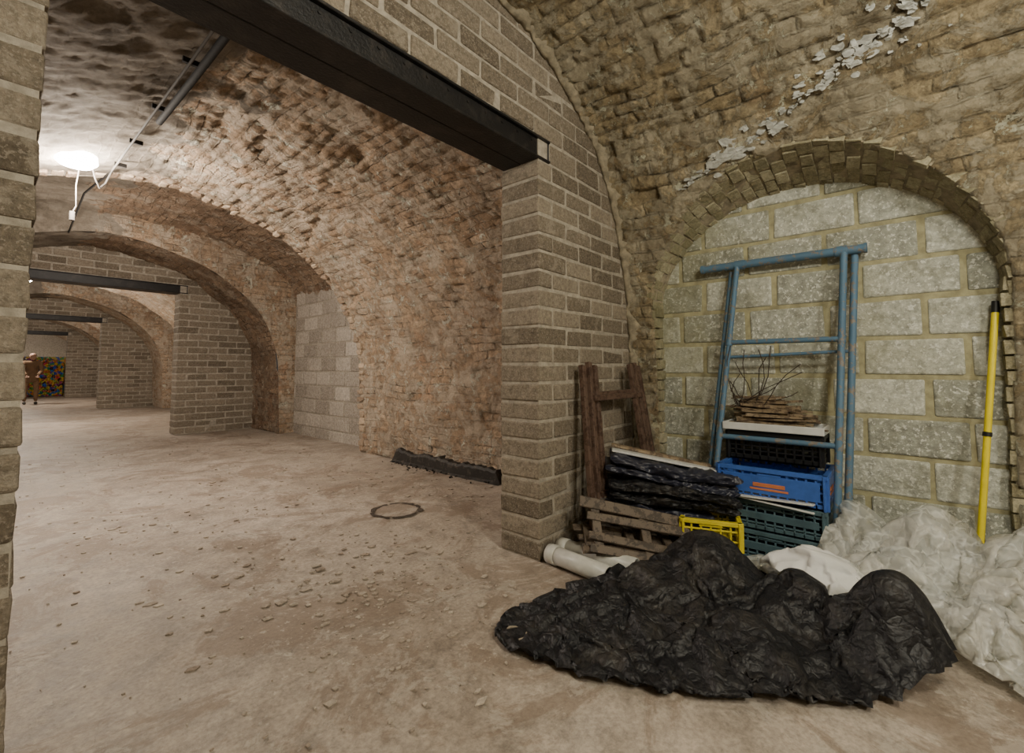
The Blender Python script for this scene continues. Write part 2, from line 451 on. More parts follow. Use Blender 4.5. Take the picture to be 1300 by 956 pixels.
for (a,b,w),(c_,d_,w2) in zip(CP[:-1],CP[1:]):
    L=math.hypot(c_-a,d_-b); k=max(2,int(L/.011)); ang=math.atan2(d_-b,c_-a)
    for j in range(k):
        t=j/k; ww=w+(w2-w)*t
        if random.random()<.22: continue
        plate(a+(c_-a)*t+random.gauss(0,ww*.25),b+(d_-b)*t+random.gauss(0,ww*.65),ww*random.uniform(.3,.8),1.8,random.uniform(-.15,.15))
for i in range(60):
    y,z,w=random.choice(CP[2:18]); plate(y+random.gauss(0,.10),z+random.gauss(0,.05),random.uniform(.004,.018),1.7,0,.009)
mb.obj("crack_repair",[M_patch],.004,1)

# ------------------------------------------------------------------ alcove infill walls
def blockwall(x,ya,yb,zt,mat,mm):
    mb=MB(); mc=MB(); bw,bh,gap=.45,.225,.022
    mc.box((x+.055,(ya+yb)/2,zt/2),(.09,yb-ya,zt))
    row=0;z=-.075
    while z<zt-.05:
        y=ya+(-.225 if row%2 else -.06)
        while y<yb:
            y0,y1=max(ya,y),min(yb,y+bw)
            if y1-y0>.05:
                mb.box((x+.05+random.uniform(-.002,.002),(y0+y1)/2,z+bh/2),(.1,y1-y0-gap*random.uniform(.8,1.7),bh-gap*random.uniform(.8,1.4)),0,None,.004)
            y+=bw
        z+=bh;row+=1
    e=empty("wall_alcove")
    mb.obj("blocks",[mat],.011,2,e); mc.obj("mortar_bed",[mm],0,1,e)
    return e
def arch_ring(alc,pr,mat,e):
    yc,a,sp,b=alc
    ms=MB(); mo=MB(); N=400; cur=0.;last=None;marks=[]
    for i in range(N+1):
        t=math.pi*i/N; p=(yc+a*math.cos(t),sp+b*math.sin(t))
        if last is not None: cur+=math.hypot(p[0]-last[0],p[1]-last[1])
        last=p
        if cur>=len(marks)*.070: marks.append(t)
    for k,t in enumerate(marks):
        y,z=yc+a*math.cos(t),sp+b*math.sin(t)
        nn=Vector((0,b*math.cos(t),a*math.sin(t))).normalized()
        zf=z
        for _ in range(3): zf=z+SPLAY*(BACKX-xof(pr,zf))*math.sin(t)
        x0=xof(pr,zf)+.012; x1=BACKX+.01
        tilt=math.atan(SPLAY*(.6+.4*math.sin(t)))
        xd=(Vector((math.cos(tilt),0,0))-nn*math.sin(tilt)).normalized()
        n2=nn*math.cos(tilt)+Vector((math.sin(tilt),0,0)); tt=n2.cross(xd)
        rot=Matrix((xd,tt,n2)).transposed()
        base=Vector((x1,y,z)); Lt=(x1-x0)/math.cos(tilt)
        s_=0; first=.06 if k%2 else .115
        while s_<Lt:
            se=min(Lt,s_+first); first=.115
            c=base-xd*((s_+se)/2)+n2*(.045+random.uniform(-.007,.007))
            if se-s_>.02: ms.box(c,(se-s_-.012,.060+.10*(s_+se)/2*.3,.09),0,rot,.006)
            s_=se
        mo.box(base-xd*(Lt/2-.01)+n2*.050,(Lt-.02,.095,.09),0,rot)
    for side in (1,-1):
        z=0.
        while z<sp:
            x0=xof(pr,z)+.02
            ms.box(((x0+BACKX)/2,yc+side*(a+.046)+random.uniform(-.006,.006),z+.036),(BACKX-x0,.10,.066),0,None,.005)
            z+=.078
        mo.box(((3.35+BACKX)/2+.01,yc+side*(a+.06),sp/2),(BACKX-3.35,.1,sp))
    ms.obj("arch_bricks",[mat],.009,2,e); mo.obj("arch_mortar",[M_rim],0,1,e)
e=blockwall(BACKX-.01,-.45,1.53,2.4,M_blk,M_blkm); arch_ring(ALC1,BIG,M_sof,e)
M_blk2=block_mat("far_block",(.27,.235,.195),(.48,.43,.37),(.68,.64,.58),edge=.6,bscale=28)
blockwall(3.56,5.56,8.09,2.5,M_blk2,M_mort)
blockwall(3.56,5.56+off,8.09+off,2.5,M_blk2,M_mort)

# ------------------------------------------------------------------ STORED CLUTTER
def rust_mat(name,base,rust,amt):
    s=NT(name);p=pos(s)
    n=s.noise(p,22,7,.75); m=s.ramp(n.outputs["Fac"],[(amt,0.),(amt+.04,1.)])
    n2=s.noise(p,5,4,.6)
    b=s.mix(n2.outputs["Fac"],base,tuple(x*.6 for x in base))
    r=s.mix(s.noise(p,50,3).outputs["Fac"],rust,tuple(x*.4 for x in rust))
    return s.fin(s.mix(m,b,r),.6,s.bump(n.outputs["Fac"],.5,.004),.4,.1)
M_bluepaint=rust_mat("chipped_blue_paint",(.11,.215,.33),(.30,.26,.22),.53)
M_rust=rust_mat("rusty_steel",(.15,.095,.07),(.09,.05,.035),.5)

mb=MB()
mb.tube((3.345,.19,1.80),(3.345,1.09,1.80),.026,0,18); mb.tube((3.345,1.09,1.80),(3.345,1.115,1.80),.030,0,18)
mb.tube((3.345,.19,1.80),(3.345,.175,1.80),.030,0,18)
mb.tube((3.00,.35,0),(3.335,.285,1.80),.019); mb.tube((3.07,.31,0),(3.375,.235,1.80),.019)
mb.tube((3.00,1.00,0),(3.335,.875,1.80),.017); mb.tube((3.07,1.06,0),(3.375,.925,1.76),.014)
def lp(z,a,b): t=z/1.8; return tuple(a[i]+(b[i]-a[i])*t for i in range(3))
for z,r in ((1.27,.016),(.67,.016)):
    mb.tube(lp(z,(3.0,.35,0),(3.335,.285,1.8)),lp(z,(3.0,1.0,0),(3.335,.875,1.8)),r)
mb.tube(lp(1.20,(3.07,.31,0),(3.375,.235,1.8)),lp(1.2,(3.07,1.06,0),(3.375,.925,1.76)),.010)
for a in (.30,.86): mb.tube((3.345,a-.03,1.80),(3.345,a+.03,1.80),.032,0,18)
for z in (1.27,.67):
    for P_ in ((3.0,.35,0),(3.335,.285,1.8)),((3.0,1.0,0),(3.335,.875,1.8)): mb.tube(lp(z-.02,*P_),lp(z+.02,*P_),.022)
mb.obj("blue_steel_trestle",[M_bluepaint])

mb=MB()
LB=[(2.34,1.40,0),(2.43,1.41,0),(2.52,1.42,0)];LT=[(2.50,1.585,1.12),(2.585,1.59,1.14),(2.67,1.60,1.12)]
RB=[(3.02,1.33,0),(3.10,1.34,0),(3.18,1.35,0)];RT=[(3.06,1.54,1.13),(3.15,1.555,1.14),(3.24,1.57,1.12)]
for a,b in list(zip(LB,LT))+list(zip(RB,RT)): mb.beam(a,b,.040,.034,0,(0,1,0))
def l3(a,b,t): return Vector(a)+(Vector(b)-Vector(a))*t
for t in (.30,.80): mb.beam(l3(LB[1],LT[1],t)+Vector((0,-.02,0)),l3(RB[1],RT[1],t)+Vector((0,-.02,0)),.03,.036)
for t in (.33,.83): mb.beam(l3(LB[2],LT[2],t)+Vector((0,.02,0)),l3(RB[0],RT[0],t)+Vector((0,.02,0)),.03,.03)
mb.obj("rusty_steel_trestle",[M_rust],.004,2)

M_wood=rust_mat("weathered_wood",(.17,.13,.095),(.08,.06,.045),.5)
def slat_frame(o,u,v,n,wid,thk,jt=.014):
    mb_=MB();o=Vector(o);u=Vector(u);v=Vector(v);nrm=u.cross(v).normalized()
    for i in range(n):
        a=o+v*(i/(n-1))+Vector((random.uniform(-jt,jt),random.uniform(-jt,jt),random.uniform(-jt,jt)*.7)); mb_.beam(a-u*random.uniform(0,.06),a+u*random.uniform(.93,1.08)+Vector((0,0,random.uniform(-.012,.012))),wid*random.uniform(.7,1.15),thk,0,nrm,.004)
    for t in (.07,.52,.93):
        a=o+u*t+nrm*thk; mb_.beam(a-v*.06,a+v*1.08,.05,thk*1.3,0,nrm,.004)
    return mb_
random.seed(8)
slat_frame((2.31,1.44,.345),(.40,-.46,-.12),(-.10,-.10,-.22),4,.055,.018).obj("slatted_wooden_frame",[M_wood],.003,1)
slat_frame((2.46,1.47,.33),(.40,-.46,-.10),(-.06,-.07,-.25),4,.05,.018).obj("slatted_wooden_frame",[M_wood],.003,1)
slat_frame((2.20,1.40,.12),(.40,-.36,-.06),(.12,.10,.05),3,.05,.018).obj("slatted_wooden_frame",[M_wood],.003,1)

M_pipe=simple("white_pvc",(.62,.61,.56),.35,var=.25,scale=10,bump=.1)
for a,b in (((2.17,1.60,.052),(2.13,1.20,.052)),((2.285,1.615,.052),(2.31,1.14,.052))):
    m=MB(); m.tube(a,b,.048,0,32,hollow=True); d=(Vector(b)-Vector(a)).normalized(); m.tube(Vector(a),Vector(a)+d*.06,.053,0,32,hollow=True)
    m.obj("white_plastic_pipe",[M_pipe])

def crate(name,c,size,mat,rows=5,solid=.0,label=None,rot=0):
    m=MB();sx,sy,sz=size;t=.012
    m.box((0,0,t/2),(sx,sy,t))
    for ax in (0,1):
        L=(sy if ax==0 else sx); D=(sx if ax==0 else sy)/2
        for sg in (-1,1):
            def bb(u,z,du,dz,th=t,o=0,mi=0):
                if ax==0: m.box((sg*(D-t/2+o),u,z),(th,du,dz),mi)
                else: m.box((u,sg*(D-t/2+o),z),(du,th,dz),mi)
            bb(0,sz-.012,L+.016,.024,t+.014,.003)
            bb(0,.015,L,.03)
            n=max(4,int(L/.045))
            for i in range(n+1):
                bb(-L/2+L*i/n,sz/2,.011 if 0<i<n else .03,sz)
            for r in range(1,rows): bb(0,sz*r/rows,L,.010)
            if solid: bb(0,sz*.5,L*.9,sz*solid,t,.002)
            if label: bb(0,sz*.5,L*.30,.022,.003,.010,1); bb(0,sz*.5-.024,L*.36,.012,.003,.010,1)
            bb(0,sz*.80,.12,.01,t,.004)
    mats=[mat]+([label] if label else [])
    o=m.obj(name,mats,.0025,1); o.location=c; o.rotation_euler=(0,0,rot); return o
M_cb=simple("blue_crate_plastic",(.05,.14,.50),.4,var=.25,bump=.05)
M_ct=simple("grey_teal_crate_plastic",(.08,.14,.17),.45,var=.3,bump=.05)
M_ck=simple("black_crate_plastic",(.012,.013,.016),.45,var=.3,bump=.05)
M_cy=simple("yellow_crate_plastic",(.75,.62,.04),.4,var=.15,bump=.05)
M_or=simple("orange_print",(.6,.2,.08),.6,var=.2)
M_dblue=simple("blue_bin_plastic",(.02,.10,.35),.4,var=.2)
crate("plastic_crate",(3.13,.64,.003),(.38,.52,.175),M_ct,4,.25)
crate("plastic_crate",(3.13,.64,.180),(.38,.52,.165),M_ct,4,.25)
crate("plastic_crate",(3.13,.64,.347),(.38,.54,.185),M_cb,4,.55,M_or)
crate("plastic_crate",(3.26,.66,.535),(.22,.50,.175),M_ck,6)
crate("plastic_crate",(2.80,.92,.10),(.24,.30,.16),M_cy,3,.0,None,.35)
crate("plastic_crate",(2.80,.92,.003),(.22,.28,.10),M_dblue,3,.5,None,.35)

M_whsheet=simple("white_painted_board",(.66,.67,.66),.5,var=.15,scale=8,bump=.1)
m=MB(); m.box((3.24,.66,.725),(.26,.54,.012)); m.box((3.115,.66,.742),(.012,.54,.045)); m.box((3.365,.66,.742),(.012,.54,.045)); m.box((3.24,.395,.742),(.26,.012,.045)); m.box((3.24,.925,.742),(.26,.012,.045))
m.obj("white_plastic_tray",[M_whsheet],.004,2)
m=MB(); m.beam((2.90,1.10,.385),(2.905,.42,.338),.02,.008,0); m.box((2.98,.78,.362),(.20,.72,.008),0,Euler((-.03,.10,0)))
m.obj("white_board",[M_whsheet],.002,1)

M_stick=rust_mat("pale_timber",(.33,.25,.16),(.17,.12,.08),.5)
m=MB(); random.seed(3)
for i in range(66):
    lay=i//10
    z=.745+lay*.026+random.uniform(0,.010); yc=.66+random.uniform(-.07,.07)+lay*.012; L=random.uniform(.25,.50)*(1-.07*lay)
    a=random.uniform(-.22,.22); x=3.16+random.uniform(0,.18)
    d=Vector((math.sin(a),math.cos(a),random.uniform(-.10,.08)))*L/2
    x=min(max(x,3.13+abs(d.x)),3.37-abs(d.x))
    m.beam(Vector((x,yc,z+.01))-d,Vector((x,yc,z+.01))+d,random.uniform(.012,.034),random.uniform(.007,.018),0,(0,0,1),.002)
m.obj("timber_offcut_pile",[M_stick])
M_wire=simple("dark_wire",(.05,.035,.025),.7,var=.3)
m=MB()
for i in range(15):
    b=Vector((3.24+random.uniform(-.06,.08),.80+random.uniform(-.10,.10),.86))
    L=random.uniform(.16,.42); a=random.uniform(-1.1,1.1)
    pts=[b+Vector((.03*t*random.uniform(-1,1),math.sin(a)*L*t*.9+.03*math.sin(t*4+i),math.cos(a)*L*t)) for t in (0,.25,.5,.75,1)]
    m.path(pts,.0028,0,6)
m.obj("wire_offcut_bundle",[M_wire])

m=MB(); m.beam((2.66,1.47,.585),(2.98,.93,.475),.08,.014); m.obj("white_board",[M_whsheet],.002,1)
m=MB(); m.beam((2.72,1.50,.605),(3.02,.98,.49),.045,.02,0,(0,0,1),.003); m.obj("wooden_batten",[M_stick],.002,1)

# ---- draped, crumpled sheets (cloth simulated while gathered, then frozen to mesh)
def inside(p,poly):
    x,y=p;c=False;n=len(poly)
    for i in range(n):
        x1,y1=poly[i];x2,y2=poly[(i+1)%n]
        if (y1>y)!=(y2>y) and x<(x2-x1)*(y-y1)/(y2-y1)+x1: c=not c
    return c
def spl(pts,st,seed):
    P=[Vector(p) for p in pts];n=len(P);out=[]
    for i in range(n):
        p0,p1,p2,p3=P[i-1],P[i],P[(i+1)%n],P[(i+2)%n]
        k=max(2,int((p2-p1).length/st))
        for j in range(k):
            t=j/k; v=.5*((2*p1)+(p2-p0)*t+(2*p0-5*p1+4*p2-p3)*t*t+(-p0+3*p1-3*p2+p3)*t**3)
            v+=Vector((noise.noise(Vector((v.x*7,v.y*7,seed))),noise.noise(Vector((v.x*7,v.y*7,seed+5)))))*.02
            out.append(v)
    return out
def drape(name,outline,peaks,mat,seed,scale=1.3,st=.018,frames=45,pin=.25,bend=.02,lift=.0):
    rr=random.Random(int(seed*100))
    loop=spl(outline,st,seed); poly=[(v.x,v.y) for v in loop]; xs=[p[0] for p in poly];ys=[p[1] for p in poly]
    kd=kdtree.KDTree(len(loop))
    for i,l in enumerate(loop): kd.insert((l.x,l.y,0),i)
    kd.balance()
    def bd(v): return kd.find((v.x,v.y,0))[2]
    pts=list(loop); y=min(ys);r=0
    while y<max(ys):
        x=min(xs)+(st/2 if r%2 else 0)
        while x<max(xs):
            q=Vector((x+rr.uniform(-.2,.2)*st,y+rr.uniform(-.2,.2)*st))
            if bd(q)>.6*st and inside(q,poly): pts.append(q)
            x+=st
        y+=st*.87;r+=1
    nb=len(loop)
    V,E,Fc,*_=delaunay_2d_cdt(pts,[(i,(i+1)%nb) for i in range(nb)],[],1,1e-5)
    def H(x,y): return sum((hz*math.exp(-(((x-px)**2+(y-py)**2)/(q*q))))**3 for px,py,hz,q in peaks)**(1/3)+lift
    c=Vector((sum(xs)/len(xs),sum(ys)/len(ys)))
    cx0,cx1,cy0,cy1=min(xs)-.5,max(xs)+.5,min(ys)-.5,max(ys)+.5; n1=80
    cv=[(cx0+(cx1-cx0)*i/n1,cy0+(cy1-cy0)*j/n1) for i in range(n1+1) for j in range(n1+1)]; cv=[(a,b,H(a,b)) for a,b in cv]
    cm=bpy.data.meshes.new("c"); cm.from_pydata(cv,[],[(i*(n1+1)+j,(i+1)*(n1+1)+j,(i+1)*(n1+1)+j+1,i*(n1+1)+j+1) for i in range(n1) for j in range(n1)])
    co_=bpy.data.objects.new("collider",cm); COL.objects.link(co_); co_.modifiers.new("c","COLLISION"); co_.collision.thickness_outer=.006; co_.collision.cloth_friction=10
    def big(v): q=c+(v-c)*scale; return (q.x,q.y,H(v.x,v.y)*1.1+.12+.01*noise.noise(Vector((q.x*9,q.y*9,seed))))
    me=bpy.data.meshes.new(name); me.from_pydata([big(v) for v in V],[],[list(f) for f in Fc]); o=bpy.data.objects.new(name,me); COL.objects.link(o)
    o.shape_key_add(name="Basis"); k=o.shape_key_add(name="gather")
    bidx=[];chosen=[]
    for i,v in enumerate(V):
        d=bd(v); k.data[i].co=(v.x,v.y,H(v.x,v.y)+(.008 if d<.01 else .018))
        if d<.002: bidx.append(i)
    k.value=0; k.keyframe_insert("value",frame=1); k.value=1; k.keyframe_insert("value",frame=int(frames*.75))
    vg=o.vertex_groups.new(name="pin")
    order=list(range(len(V))); rr.shuffle(order)
    for i in order:
        if all((V[i]-V[j]).length>pin for j in chosen): chosen.append(i)
    vg.add(chosen,1.,"ADD")
    vg.add(bidx[::6],1.,"REPLACE")
    md=o.modifiers.new("cloth","CLOTH"); s=md.settings
    s.quality=7; s.mass=.2; s.tension_stiffness=25; s.compression_stiffness=25; s.shear_stiffness=15; s.bending_stiffness=bend; s.air_damping=4
    s.bending_damping=.3; s.vertex_group_mass="pin"; s.pin_stiffness=2
    md.collision_settings.distance_min=.005; md.collision_settings.use_self_collision=False; md.collision_settings.collision_quality=3
    md.point_cache.frame_start=1; md.point_cache.frame_end=frames
    for f in range(1,frames+1): SC.frame_set(f)
    dg=bpy.context.evaluated_depsgraph_get(); m2=bpy.data.meshes.new_from_object(o.evaluated_get(dg))
    ob=bpy.data.objects.new(name,m2); COL.objects.link(ob); bpy.data.objects.remove(o); bpy.data.objects.remove(co_)
    for v in m2.vertices:
        v.co.z=max(v.co.z,.004+lift*.5); v.co.x=min(v.co.x,3.39)
    m2.polygons.foreach_set("use_smooth",[True]*len(m2.polygons)); m2.materials.clear(); m2.materials.append(mat)
    ob.name=name; SC.frame_set(1); return ob

def tarp_mat():
    s=NT("black_woven_tarp"); p=pos(s)
    n=s.noise(p,14,6,.7); d=s.noise(p,3,7,.75)
    c=s.mix(s.math("MULTIPLY",s.ramp(d.outputs["Fac"],[(.50,0.),(.64,1.)]),.35),(.010,.010,.012),(.09,.078,.065))
    cr=s.crease(p,11,.16); cr2=s.crease(p,27,.07)
    h=s.math("ADD",s.math("MULTIPLY",n.outputs["Fac"],.6),s.math("ADD",s.math("MULTIPLY",cr,.45),s.math("MULTIPLY",cr2,.18)))
    return s.fin(c,s.ramp(n.outputs["Fac"],[(.3,.42),(.7,.58)]),s.bump(h,.75,.013),.38)
M_tarp=tarp_mat()
drape("black_tarpaulin",[(1.45,1.35),(1.90,1.33),(2.14,1.24),(2.35,1.22),(2.54,1.04),(2.66,.80),(2.62,.52),(2.58,.25),(2.52,.05),(2.36,-.05),(2.16,-.02),(1.92,.17),(1.70,.46),(1.50,.80),(1.41,1.10)],
     [(2.37,.79,.25,.23),(2.12,.97,.13,.20),(1.88,1.05,.07,.22),(2.36,.42,.17,.19),(2.27,.11,.29,.15),(2.0,.55,.08,.24)],M_tarp,2.3,scale=(1.28),st=.0155,pin=.30,bend=.01)
m=MB(); m.path([(1.49+.035*math.cos(t/10*6.28),1.27+.05*math.sin(t/10*6.28),.012+.006*math.sin(t)) for t in range(11)],.005,0,8)
m.obj("rope_loop",[simple("hemp_rope",(.32,.27,.2),.9)])

def plastic_mat(name,tr,tint=(.80,.81,.76),rg=.14):
    s=NT(name); p=pos(s); n=s.noise(p,16,6,.7,.5)
    nd=s.noise(p,2.6,6,.7)
    col=s.mix(s.ramp(nd.outputs["Fac"],[(.48,0.),(.68,1.)]),tint,tuple(a*b for a,b in zip(tint,(.82,.77,.68))))
    cr=s.crease(p,12,.15); cr2=s.crease(p,30,.06)
    h=s.math("ADD",s.math("MULTIPLY",n.outputs["Fac"],.6),s.math("ADD",s.math("MULTIPLY",cr,.5),s.math("MULTIPLY",cr2,.22)))
    nor=s.bump(h,.7,.012)
    s.fin(col,rg,nor,1.0)
    tn=s.n.new("ShaderNodeBsdfTransparent"); tn.inputs[0].default_value=(.95,.96,.94,1)
    tl=s.n.new("ShaderNodeBsdfTranslucent"); s.link(col,tl.inputs["Color"])
    m1=s.n.new("ShaderNodeMixShader"); m1.inputs[0].default_value=.3; s.link(s.b.outputs[0],m1.inputs[1]); s.link(tl.outputs[0],m1.inputs[2])
    tv=s.mix(s.ramp(cr,[(0.,0.),(.5,1.)]),tuple([tr*.5]*3),tuple([tr]*3))
    m2=s.n.new("ShaderNodeMixShader"); s.link(tv,m2.inputs[0]); s.link(m1.outputs[0],m2.inputs[1]); s.link(tn.outputs[0],m2.inputs[2])
    s.link(m2.outputs[0],s.out.inputs["Surface"]); return s.m
M_pl1=plastic_mat("cloudy_polythene",.38,(.80,.79,.74),.2); M_pl2=plastic_mat("clear_polythene",.66,(.92,.93,.91),.10)
PK=[(3.05,.33,.30,.22),(2.98,.0,.33,.22),(2.90,-.35,.34,.27),(2.62,-.25,.22,.20),(2.75,.12,.20,.2),(2.85,-.8,.26,.3),(2.60,.38,.12,.15)]
PO=[(2.68,.82),(2.50,.45),(2.47,.10),(2.38,-.14),(2.26,-.28),(2.2,-.55),(2.4,-1.1),(2.95,-1.2),(3.25,-1.1),(3.26,-.5),(3.26,.1),(3.26,.33),(2.92,.36),(2.84,.70)]
drape("polythene_sheet",PO,PK,M_pl1,5.,scale=1.42,pin=.22,st=.018,bend=.008)
drape("polythene_sheet",[(a-.0,b-.02) for a,b in PO],[(a+.04,b-.05,h_*1.05,r_) for a,b,h_,r_ in PK],M_pl2,8.,scale=1.35,pin=.19,st=.020,lift=.03,bend=.008)
M_cloth=simple("white_cotton",(.72,.72,.70),.9,var=.1,scale=5,bump=.3)
drape("white_cloth",[(2.62,.60),(2.44,.50),(2.38,.34),(2.42,.20),(2.55,.16),(2.70,.26),(2.74,.48)],[(2.57,.38,.18,.24)],M_cloth,4.4,scale=1.3,pin=.15,st=.016,frames=35,lift=.05)

M_navy=simple("dark_navy_sheeting",(.018,.021,.040),.38,scale=6,bump=.2,col2=(.035,.036,.050),spec=.5)
def fold(name,a,b,w,t,seed,mat,layers=2):
    """a sheet folded into a soft flat slab of a few thick leaves"""
    a=Vector(a);b=Vector(b);d=(b-a).normalized();x=d.cross(Vector((0,0,1))).normalized();u=x.cross(d)
    m=MB(); n1,n2=90,64; rr=random.Random(int(seed*10))
    for L_ in range(layers):
        off_=(L_-(layers-1)/2)*t*2/layers; vs=[];fs=[]
        tl=t/layers*1.02; wl=w*rr.uniform(.84,1.04); e0,e1=rr.uniform(-.05,.03),rr.uniform(-.04,.06); sk=rr.uniform(-.025,.025)
        for i in range(n1+1):
            s_=i/n1; c=a+(b-a)*(e0+(1+e1-e0)*s_)+u*(off_+.012*math.sin(s_*5+seed+L_))+x*(sk+.022*noise.noise(Vector((L_*5,s_*2.5,seed))))
            k=min(1,math.sin(math.pi*s_)*7)**.5 if 0<s_<1 else .03
            for j in range(n2):
                th=2*math.pi*j/n2; cx,cy=math.cos(th),math.sin(th)
                sx=math.copysign(abs(cx)**.5,cx)*wl*(.9+.1*k); sy=math.copysign(abs(cy)**.7,cy)*tl*(.25+.75*k)
                q=Vector((s_*5,cx*1.8,seed+L_*3+cy*.6))
                dd=.020*noise.noise(q*1.2)+.011*(1-2.2*abs(noise.noise(q*2.3)))+.004*noise.noise(q*8)
                vs.append(c+x*(sx+dd*2*cx)+u*(sy+dd))
        for i in range(n1):
            for j in range(n2): fs.append((i*n2+j,i*n2+(j+1)%n2,(i+1)*n2+(j+1)%n2,(i+1)*n2+j))
        fs.append(tuple(range(n2))); fs.append(tuple(range(n1*n2+n2-1,n1*n2-1,-1)))
        m.add(vs,fs,0,True)
    return m.obj(name,[mat])
fold("folded_dark_sheet",(2.60,1.47,.51),(2.97,.84,.41),.15,.055,1.,M_navy,2)
fold("folded_dark_sheet",(2.56,1.45,.39),(2.95,.80,.295),.15,.055,4.,M_tarp,2)
fold("folded_dark_sheet",(2.62,1.48,.28),(2.92,.98,.19),.16,.05,7.,M_navy,2)
fold("folded_dark_sheet",(2.74,1.50,.12),(2.94,1.16,.10),.20,.09,9.,M_tarp,3)

M_yel=simple("yellow_pole_coating",(.80,.66,.02),.35,var=.1); M_blk_=simple("black_rubber",(.015,.015,.015),.5)
m=MB(); A=Vector((3.20,-.19,0.));B=Vector((3.37,-.33,1.44)); d=B-A
m.tube(A+d*.03,A+d*.965,.0145,0,18); m.tube(A+d*.96,B,.0165,1,18); m.tube(A,A+d*.035,.0165,1,18); m.tube(A+d*.53,A+d*.545,.018,1,18)
m.obj("yellow_extension_pole",[M_yel,M_blk_])

# ------------------------------------------------------------------ services
M_cond=simple("dark_conduit",(.022,.02,.018),.8,.0,.15)
M_cond2=simple("dusty_cable",(.10,.09,.08),.8,.0,.15)
m=MB()
def smz(x):
    xx=abs(x-XC)+XC
    for i in range(len(SML)-1):
        if SML[i+1][0]<=xx<=SML[i][0]:
            t=(xx-SML[i][0])/(SML[i+1][0]-SML[i][0]); return SML[i][1]+t*(SML[i+1][1]-SML[i][1])
    return 2.9
zc=smz(.68)-.035
m.path([(.70,1.96,zc),(.69,3.0,zc-.01),(.68,4.2,zc),(.67,5.2,zc)],.008,1)
m.path([(.76,1.96,zc+.005),(.75,3.1,zc),(.74,3.9,zc+.005)],.022,0)
for y in (2.3,3.0,3.7,4.4,5.0): m.box((.70,y,zc+.012),(.08,.02,.03),0)
m.path([(.67,5.2,zc),(.64,5.25,zc-.10),(.60,5.22,zc-.16),(.56,5.12,zc-.12),(.52,5.02,2.78)],.007,1)
m.path([(.45,4.98,2.74),(.44,5.06,2.58),(.45,5.1,2.42),(.43,5.1,2.36)],.004,1); m.tube((.43,5.1,2.37),(.43,5.1,2.30),.018,1,14)
m.path([(.67,5.2,zc),(.67,5.6,zc+.06),(.66,6.8,3.02),(.66,8.1,2.84)],.010,0)
m.obj("electrical_conduit",[M_cond,M_cond2])

M_drain=simple("dirty_drain_ring",(.085,.065,.05),.9,var=.5,scale=30)
m=MB(); n=64
vs=[]
for i in range(n):
    t=2*math.pi*i/n; k=1+.10*noise.noise(Vector((math.cos(t)*2,math.sin(t)*2,1))); wd=.016+.014*noise.noise(Vector((math.cos(t)*5,math.sin(t)*5,4)))
    vs.append((2.16+(.18-wd)*k*math.cos(t),3.06+(.18-wd)*k*math.sin(t),.005)); vs.append((2.16+(.18+wd)*k*math.cos(t),3.06+(.18+wd)*k*math.sin(t),.005))
m.add(vs,[(2*i,2*i+1,2*((i+1)%n)+1,2*((i+1)%n)) for i in range(n) if i%13])
m.add([(2.16+.155*math.cos(6.283*i/n),3.06+.155*math.sin(6.283*i/n),.004) for i in range(n)],[tuple(range(n))],1)
m.obj("floor_drain_cover",[M_drain,M_floor])

M_flake=block_mat("plaster_flake",(.30,.24,.19),(.54,.47,.39),(.62,.56,.48),edge=.3)
m=MB(); random.seed(11)
def flake(x,y,s_):
    n=random.randint(4,7); a0=random.uniform(0,6.28); th=random.uniform(.001,.003); pts=[]; ax=random.uniform(1,1.8)
    for i in range(n):
        r=s_*random.uniform(.55,1.1); t=a0+6.28*i/n; pts.append((x+r*ax*math.cos(t),y+r*math.sin(t)))
    tz=[random.uniform(0,.002) for _ in pts]
    vs=[(p[0],p[1],-.002) for p in pts]+[(p[0],p[1],th+z) for p,z in zip(pts,tz)]
    m.add(vs,[tuple(range(n,2*n))]+[(i,(i+1)%n,n+(i+1)%n,n+i) for i in range(n)])
def inpile(x,y): return x>1.42 and y<1.35
clusters=[(1.35,1.95,.25,150),(1.15,2.5,.3,70),(1.75,2.3,.25,40),(.9,3.6,.5,50),(1.7,4.4,.6,60),(2.7,4.2,.4,60),(1.0,1.5,.25,40),(1.2,6.2,.9,50),(2.9,3.1,.3,30)]
for cx_,cy_,r,nn in clusters:
    for i in range(nn):
        x=random.gauss(cx_,r); y=random.gauss(cy_,r)
        if x<.15 or x>3.2 or y<.3 or inpile(x,y) or (1.55<y<2.05 and not .2<x<2.0): continue
        flake(x,y,min(.020,random.expovariate(1/.006)+.003))
for i in range(400):
    x=random.uniform(.1,3.2); y=random.uniform(1.2,9)
    if inpile(x,y) or (1.55<y<2.05 and not .2<x<2.0): continue
    flake(x,y,min(.014,random.expovariate(1/.003)+.002))
m.obj("plaster_debris",[M_flake])

